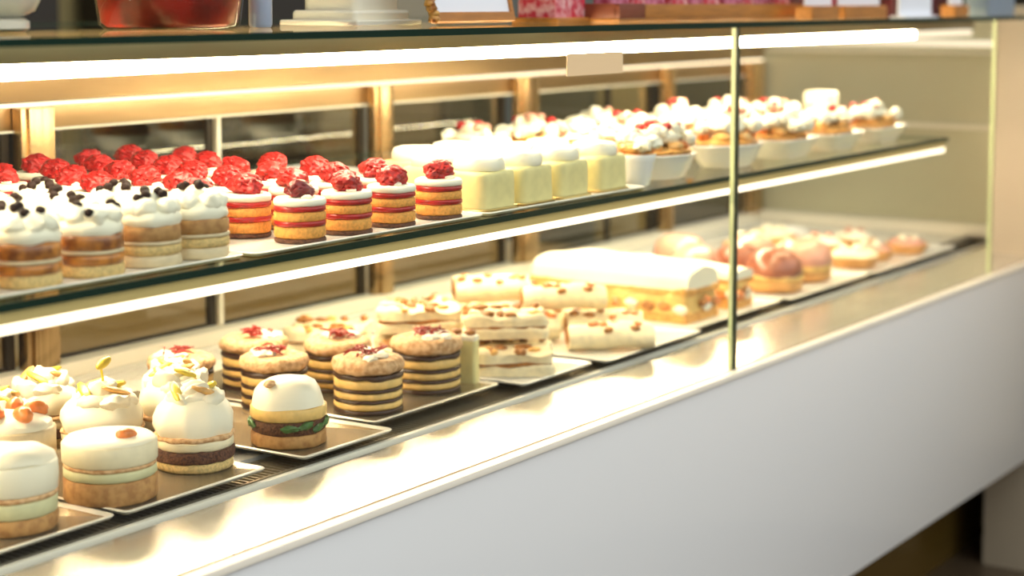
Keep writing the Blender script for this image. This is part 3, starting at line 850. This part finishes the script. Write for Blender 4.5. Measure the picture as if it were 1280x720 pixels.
for i, (x, y, z, K, rz, l) in enumerate([
    (2.790, 1.640, tb, R1, -.9, 'rolled nut pastry nearest the rail on the second white tray, its spiral end showing'),
    (2.885, 1.708, tb, R2, -.95, 'rolled nut pastry right beside the nearest roll'),
    (2.765, 1.815, tb, R2, -.85, 'rolled nut pastry in the second row, left'),
    (2.880, 1.860, tb, R1, -.95, 'rolled nut pastry in the second row, right'),
    (2.750, 1.985, tb, R1, -.8, 'rolled nut pastry in the rear row, left'),
    (2.880, 2.030, tb, R2, -.9, 'rolled nut pastry in the rear row, right'),
    (2.825, 1.760, tb + .055, R1, -.9, 'rolled nut pastry resting on top of the others, front'),
    (2.825, 1.920, tb + .055, R2, -.85, 'rolled nut pastry resting on top of the others, rear')]):
    K.put(x, y, z + .0015, l, rz, 1)

# big cream slab
def slab(W, L, H, seed, wt=.045, nm='cream_slab_cake'):
    t = empty(nm)
    MB().rbox(-W / 2, W / 2, -L / 2, L / 2, 0, .018, .006, wob=.005, seed=seed).build('pastry_base', FLAKE, t)
    MB().rbox(-W / 2 + .002, W / 2 - .002, -L / 2 + .002, L / 2 - .002, .0175, H - wt - .008, .010, wob=.010, seed=seed + 1).build('custard_filling', CUST, t)
    MB().rbox(-W / 2 - .001, W / 2 + .001, -L / 2 - .001, L / 2 + .001, H - wt - .010, H - wt, .008, wob=.009, seed=seed + 2).build('pastry_sheet', FLAKE, t)
    m = MB()
    # long rounded cream loaf
    n, k = 22, 18; V = []
    for i in range(k + 1):
        y = -L / 2 + L * i / k
        e = 1 - .22 * (abs(2 * i / k - 1)) ** 4
        for j in range(n):
            a = PI * j / (n - 1)
            cx = math.cos(a); sz_ = math.sin(a)
            cx = math.copysign(abs(cx) ** .7, cx); sz_ = abs(sz_) ** .55
            p = Vector((W / 2 * cx * (.6 + .4 * e), y, H - wt + wt * sz_ * e))
            q = noise.noise_vector(p * 18 + Vector((seed, 0, 0)))
            V.append(p + Vector((q.x, q.y, q.z * (1 if sz_ > .05 else 0))) * .005)
    m.add(V, [(i * n + j, i * n + j + 1, (i + 1) * n + j + 1, (i + 1) * n + j) for i in range(k) for j in range(n - 1)], 0, True)
    m.add(V[:n], [tuple(range(n))], 0, True); m.add(V[-n:], [tuple(range(n))[::-1]], 0, True)
    m.add([V[i * n] for i in range(k + 1)] + [V[i * n + n - 1] for i in range(k + 1)], [(i, i + 1, k + 2 + i, k + 1 + i) for i in range(k)], 0)
    m.build('cream_loaf', CREAM, t)
    rr = random.Random(seed)
    for q in range(16):
        side = -W / 2 if q < 10 else rr.uniform(-.4, .4) * W
        yy = (-.46 + .10 * q) * L if q < 10 else -L / 2
        MB().blob((side, yy, .030 + rr.uniform(-.006, .008)), (.006 if q < 10 else .014, .015 if q < 10 else .006, .009), 3, wob=.4, seed=q).build('fruit_piece', (CREAM, ORANGE, NUT)[q % 3], t)
    return t
SGp2 = 'cream-topped slab cakes on the third white tray'
Kind(slab(.135, .36, .115, 3, .05), 'cake', SGp2).put(3.155, 1.822, tb, 'large long slab cake with thick white cream over orange custard layers', 0)
Kind(slab(.085, .24, .085, 9, .025), 'cake', SGp2).put(3.335, 1.760, tb, 'smaller yellow layered slab right behind the glass joint', 0)

# glazed buns
def bun(seed, top, r=.056):
    t = empty('glazed_bun')
    MB().lathe([(r * .78, 0), (r * .96, .006), (r, .016), (r * .97, .024), (.0001, .024)], 44, wob=.002, fr=30, seed=seed).build('bun_base', BUN, t)
    MB().lathe([(r * .95, .0238), (r * 1.03, .028), (r * 1.0, .034), (.0001, .034)], 44, wob=.004, fr=40, seed=seed + 1, ruf=(7, .03)).build('filling', CUST, t)
    MB().lathe([(r * .98, .0338), (r * 1.04, .040), (r * 1.0, .055), (r * .84, .071), (r * .5, .083), (.0001, .087)], 44, wob=.004, fr=22, seed=seed + 2).build('glazed_top', top, t)
    return t
UG = 'glazed buns on the fourth white tray'
U1, U2 = Kind(bun(2, MAROON), 'bun', UG), Kind(bun(5, PINK), 'bun', UG)
U1.put(3.565, 1.682, tb, 'maroon glazed bun nearest the rail, just right of the glass joint', 0, 1.08)
U2.put(3.735, 1.690, tb + .0008, 'pink glazed bun in the front row right of the maroon one', 1, 1.10)
U2.put(3.540, 1.862, tb, 'pink glazed bun behind the end of the big cream slab', 2, 1)
U1.put(3.655, 1.815, tb, 'maroon glazed bun in the second row', 2, .95)
U2.put(3.790, 1.850, tb, 'pink glazed bun in the second row at the right', 3, 1)
U2.put(3.680, 1.975, tb, 'pink glazed bun in the rear row', 4, 1.05)
# small flat pastries at the far right
def flat(seed, top, r=.055):
    t = empty('round_tartlet')
    MB().lathe([(r * .74, 0), (r, .018), (r * 1.02, .024), (r * .94, .024), (r * .8, .018), (.0001, .018)], 40, ruf=(16, .012), seed=seed).build('crust', BUN, t)
    MB().lathe([(r * .88, .0182), (r * .90, .027), (r * .7, .036), (.0001, .041)], 40, wob=.005, fr=30, seed=seed).build('topping', top, t)
    for k in range(3): MB().blob((.02 * math.cos(k * 2.1), .02 * math.sin(k * 2.1), .041), (.010, .009, .007), 3, wob=.3, seed=k).build('garnish', PINK if top is CREAM else CREAM, t)
    return t
FG = 'round tartlets at the far right of the lower deck'
F1, F2, F3 = Kind(flat(1, VAN), 'tartlet', FG), Kind(flat(4, CREAM), 'tartlet', FG), Kind(flat(6, PINK), 'tartlet', FG)
F1.put(3.990, 1.680, tb, 'cream coloured tartlet at the front left of the farthest tray', 0, 1.1)
F3.put(4.130, 1.690, tb, 'pink topped tartlet at the front of the farthest tray', 0, .95)
F3.put(4.290, 1.665, tb, 'pink topped tartlet at the right end of the farthest tray', 1, .95)
F1.put(4.010, 1.835, tb, 'vanilla tartlet in the second row of the farthest tray, left', 2, 1.1)
F2.put(4.160, 1.840, tb, 'white tartlet in the second row of the farthest tray, middle', 1, 1.1)
F2.put(4.320, 1.820, tb, 'white tartlet in the second row of the farthest tray, right', 3, 1)
F1.put(4.060, 1.985, tb, 'vanilla tartlet in the rear row of the farthest tray, left', 4, 1.15)
F1.put(4.220, 2.000, tb, 'vanilla tartlet in the rear row of the farthest tray, right', 5, 1.15)
d = dish('sauce_bowl', .040, .040, .03); d.location = (4.34, 1.98, tb); tag(d, 'small white bowl at the back corner of the farthest tray', 'bowl')

# ---------------------------------------------------------------- things on the top glass
TT = 1.4143
# pale jug
t = empty('ceramic_jug', (1.425, 1.66, TT), 0, 'pale grey-white ceramic jug on an ivory foot at the left end of the top glass', 'jug')
MB().lathe([(.040, 0), (.046, .004), (.046, .012), (.040, .016), (.0001, .016)], 40).build('foot', IVORY, t)
MB().lathe([(.036, .0162), (.052, .024), (.066, .05), (.070, .09), (.064, .13), (.05, .16), (.052, .175), (.049, .175), (.045, .16)], 44).build('body', mat('pale_glaze', (.62, .64, .60), .25, coat=.4), t)
MB().tube([(-.062, 0, .13), (-.10, 0, .125), (-.11, 0, .09), (-.09, 0, .06), (-.064, 0, .055)], .006).build('handle', PORC, t)
# red fruit bowl
t = empty('fruit_bowl', (1.725, 1.665, TT), 0, 'glass bowl full of red fruit standing on the top glass', 'bowl')
MB().lathe([(.0001, 0), (.083, 0), (.090, .005), (.0965, .05), (.102, .10), (.105, .13), (.1035, .13), (.1005, .10), (.095, .05), (.0885, .006), (.082, .0015), (.0001, .0015)], 56).build('glass_bowl', G_BOWL, t)
m = MB().lathe([(.0001, .0025), (.080, .0028), (.0868, .008), (.0935, .05), (.0985, .09), (.08, .104), (.0001, .11)], 56, wob=.0006, fr=40)
m.build('red_filling', BERRYMIX, t)
rr = random.Random(3)
for k in range(12):
    an = rr.uniform(0, 6.28); q = rr.uniform(0, .075)
    MB().blob((q * math.cos(an), q * math.sin(an), .109), (.018, .016, .014), 3, lumps=30, lh=.15).build('berry', BERRY, t)
# blue-grey bottle
t = empty('glass_bottle', (1.872, 1.64, TT), 0, 'slim blue-grey bottle beside the red fruit bowl', 'bottle')
MB().lathe([(.0001, 0), (.014, 0), (.016, .004), (.016, .10), (.012, .12), (.0065, .135), (.0065, .165), (.0001, .165)], 32).build('body', mat('blue_grey_glass', (.42, .48, .60), .12, coat=.6), t)
MB().lathe([(.008, .1652), (.008, .18), (.0001, .18)], 24).build('cap', STEEL, t)
# ivory canister with flared foot
t = empty('ceramic_canister', (2.17, 1.72, TT), .1, 'wide ivory ceramic canister on a stepped square foot', 'canister')
MB().rbox(-.092, .092, -.07, .07, 0, .008, .006).build('foot_plate', IVORY, t)
MB().rbox(-.078, .078, -.058, .058, .0082, .022, .010).build('foot_step', IVORY, t)
MB().rbox(-.062, .062, -.05, .05, .0222, .16, .016).build('body', IVORY, t)
MB().rbox(-.066, .066, -.054, .054, .1602, .175, .016).build('lid', IVORY, t)
# framed card
def framed(name, w_, h_, x, y, rz, label, mats, tilt=.22):
    t = empty(name, (x, y, TT + .0006), rz, label, 'framed card')
    M = Matrix.Rotation(-tilt, 4, 'X')
    f = MB()
    b = .014
    def bx(x0, x1, z0, z1, y0=-.008, y1=.008, mi=0): f.box(x0, x1, y0, y1, z0, z1, mi, M=Matrix.Translation((0, 0, .003)) @ M)
    bx(-w_ / 2, w_ / 2, 0, b); bx(-w_ / 2, w_ / 2, h_ - b, h_); bx(w_ / 2 - b * .5, w_ / 2, b, h_ - b)
    f.build('frame', mats[0], t)
    g = MB()
    for k in range(18):
        z = .004 + k * (h_ - .008) / 18
        g.blob(M @ Vector((-w_ / 2 - .004 + .003 * math.sin(k * 1.7), -.002, z + .004)), (.009, .009, .007), 2, wob=.4, seed=k)
    g.build('carved_stile', mats[1], t)
    c = MB().box(-w_ / 2 + .002, w_ / 2 - b * .5 - .0005, -.004, -.001, b + .0005, h_ - b - .0005, 0, M=Matrix.Translation((0, 0, .003)) @ M)
    c.build('card', PAPER, t)
    s = MB().box(-.01, .01, .012, .016, 0, h_ * .7, 0, M=Matrix.Translation((0, .030, .001)) @ Matrix.Rotation(.30, 4, 'X'))
    s.build('stand', mats[0], t)
    return t
framed('picture_frame',   .205, .15, 2.300, 1.585, 0, 'wooden framed blank card with a carved gilt left side on the top glass', (WOOD, GILT))
# red printed box on a small board
t = empty('gift_box', (2.595, 1.63, TT), .06, 'red patterned gift box on a small wooden board', 'box')
MB().rbox(-.062, .056, -.045, .045, 0, .008, .004).build('board', WOOD, t)
MB().rbox(-.055, .050, -.036, .036, .0082, .11, .003).build('carton', REDP, t)
MB().rbox(-.012, .008, -.0372, -.0362, .045, .075, .0004).build('emblem', PAPER, t)
# long wooden tray with packets
t = empty('wooden_tray', (3.045, 1.60, TT), 0, 'long orange wooden tray full of crimson packets on the top glass', 'tray')
m = MB().box(-.40, .40, -.07, .07, 0, .006).box(-.31, .40, -.07, -.062, .0062, .030).box(-.40, .40, .062, .07, .0062, .030).box(.392, .40, -.0618, .0618, .0062, .030)
m.build('tray_body', WOOD, t, bevel=.0015)
MB().box(-.40, -.312, -.0705, -.0618, .0062, .031).box(-.40, -.392, -.0616, .0618, .0062, .031).build('dark_end', DWOOD, t, bevel=.0015)
def packet(m):
    t = empty('wrapped_packet')
    MB().rbox(-.028, .028, -.022, .022, 0, .05, .008, wob=.003, seed=2).build('wrapper', m, t)
    b = MB().blob((0, 0, .0525), (.010, .006, .004), 2, wob=.4)
    b.build('twist', m, t)
    return t
KP, KP2 = Kind(packet(MAGP), 'packet', 'crimson packets in the wooden tray'), Kind(packet(REDP), 'packet', 'crimson packets in the wooden tray')
for i in range(10):
    (KP if i % 2 == 0 else KP2).put(2.71 + i * .072, 1.585 + .005 * (i % 3), TT + .0065, ('crimson' if i % 2 == 0 else 'red and white') + ' wrapped packet in the long wooden tray, %s from its left end' % ('first second third fourth fifth sixth seventh eighth ninth tenth'.split()[i]), .2 * math.sin(i * 2), 1)
# card holders and packets at the right end of the top glass
def holder(x, y, w_, card_h, label, base=True):
    t = empty('card_holder', (x, y, TT), 0, label, 'card holder', 'small card holders on the top glass')
    bh = .026 if base else .003
    MB().rbox(-w_ / 2, w_ / 2, -.018, .018, 0, bh, .003).build('base', WOOD if base else PAPER, t)
    MB().box(-w_ / 2 + .003, w_ / 2 - .003, -.002, .002, bh + .0003, bh + card_h).build('card', PAPER, t)
holder(3.335, 1.48, .13, .08, 'small wooden block holding a white card just right of the long tray')
holder(3.54, 1.48, .22, .08, 'wide wooden block holding a white card in the middle of the right end')
holder(3.855, 1.48, .20, .09, 'plain white standing card near the right end of the top glass', False)
holder(4.11, 1.48, .09, .08, 'narrow wooden block with a card, farthest right of the card blocks')
def sack(x, y, w_, h_, m, label):
    t = empty('paper_bag', (x, y, TT), 0, label, 'bag', 'dark red bags on the top glass')
    MB().rbox(-w_ / 2, w_ / 2, -.02, .02, 0, h_, .006, wob=.002, seed=int(x * 10)).build('bag', m, t)
    MB().rbox(-w_ / 2 + .004, w_ / 2 - .004, -.006, .006, h_ + .0003, h_ + .02, .003).build('folded_top', m, t)
WINE = mat('wine_paper', (.13, .012, .018), .5, var=.3, scale=30)
sack(3.53, 1.62, .12, .10, WINE, 'dark red bag between the long tray and the first card block')
sack(3.72, 1.60, .09, .10, MAGP, 'crimson bag between the two wooden card blocks')
sack(3.98, 1.58, .10, .10, WINE, 'dark red bag left of the plain white card')
sack(4.24, 1.58, .12, .10, WINE, 'dark red bag right of the plain white card')
t = empty('storage_box', (4.295, 1.46, TT), 0, 'blue-grey plastic box at the right corner of the top glass', 'box')
MB().rbox(-.095, .095, -.03, .03, 0, .085, .006).build('body', BLUEG, t)
MB().rbox(-.098, .098, -.033, .033, .0852, .095, .006).build('lid', BLUEG, t)
# ---------------------------------------------------------------- service side behind the doors
t = empty('work_bench', (2.9, 2.95, 0), 0, 'low beige work bench seen through the lower sliding doors', 'bench')
MB().box(-1.6, 1.6, -.32, .32, .70, .74).build('worktop', mat('beige_worktop', (.66, .50, .28), .4), t, bevel=.004)
MB().box(-1.58, 1.58, -.28, .30, .12, .6995).build('cabinet_body', mat('tan_cabinet', (.46, .32, .16), .5), t, bevel=.003)
for k in range(4):
    d_ = MB().box(-1.57 + k * .787, -.795 + k * .787, -.298, -.2805, .14, .685).build('door', MATS['tan_cabinet'], t, bevel=.003)
    MB().tube([(-1.25 + k * .787, -.315, .62), (-1.10 + k * .787, -.315, .62)], .005).build('handle', STEEL, d_)
for k in (-1.5, 1.5): MB().box(k - .03, k + .03, -.2, .2, 0, .1195).build('leg', CAB1, t)
t = empty('bread_loaf', (2.02, 2.78, .7405), .5, 'round brown bread loaf on the work bench behind the glass doors', 'bread')
MB().blob((0, 0, .052), (.13, .085, .045), 4, wob=.15, seed=2).build('crust', BISC, t)
t = empty('mixing_bowl', (2.42, 2.80, .7405), 0, 'pale mixing bowl on the work bench behind the doors', 'bowl')
MB().lathe([(.0001, 0), (.06, 0), (.11, .05), (.125, .09), (.12, .09), (.10, .05), (.0001, .006)], 40).build('body', PORC, t)
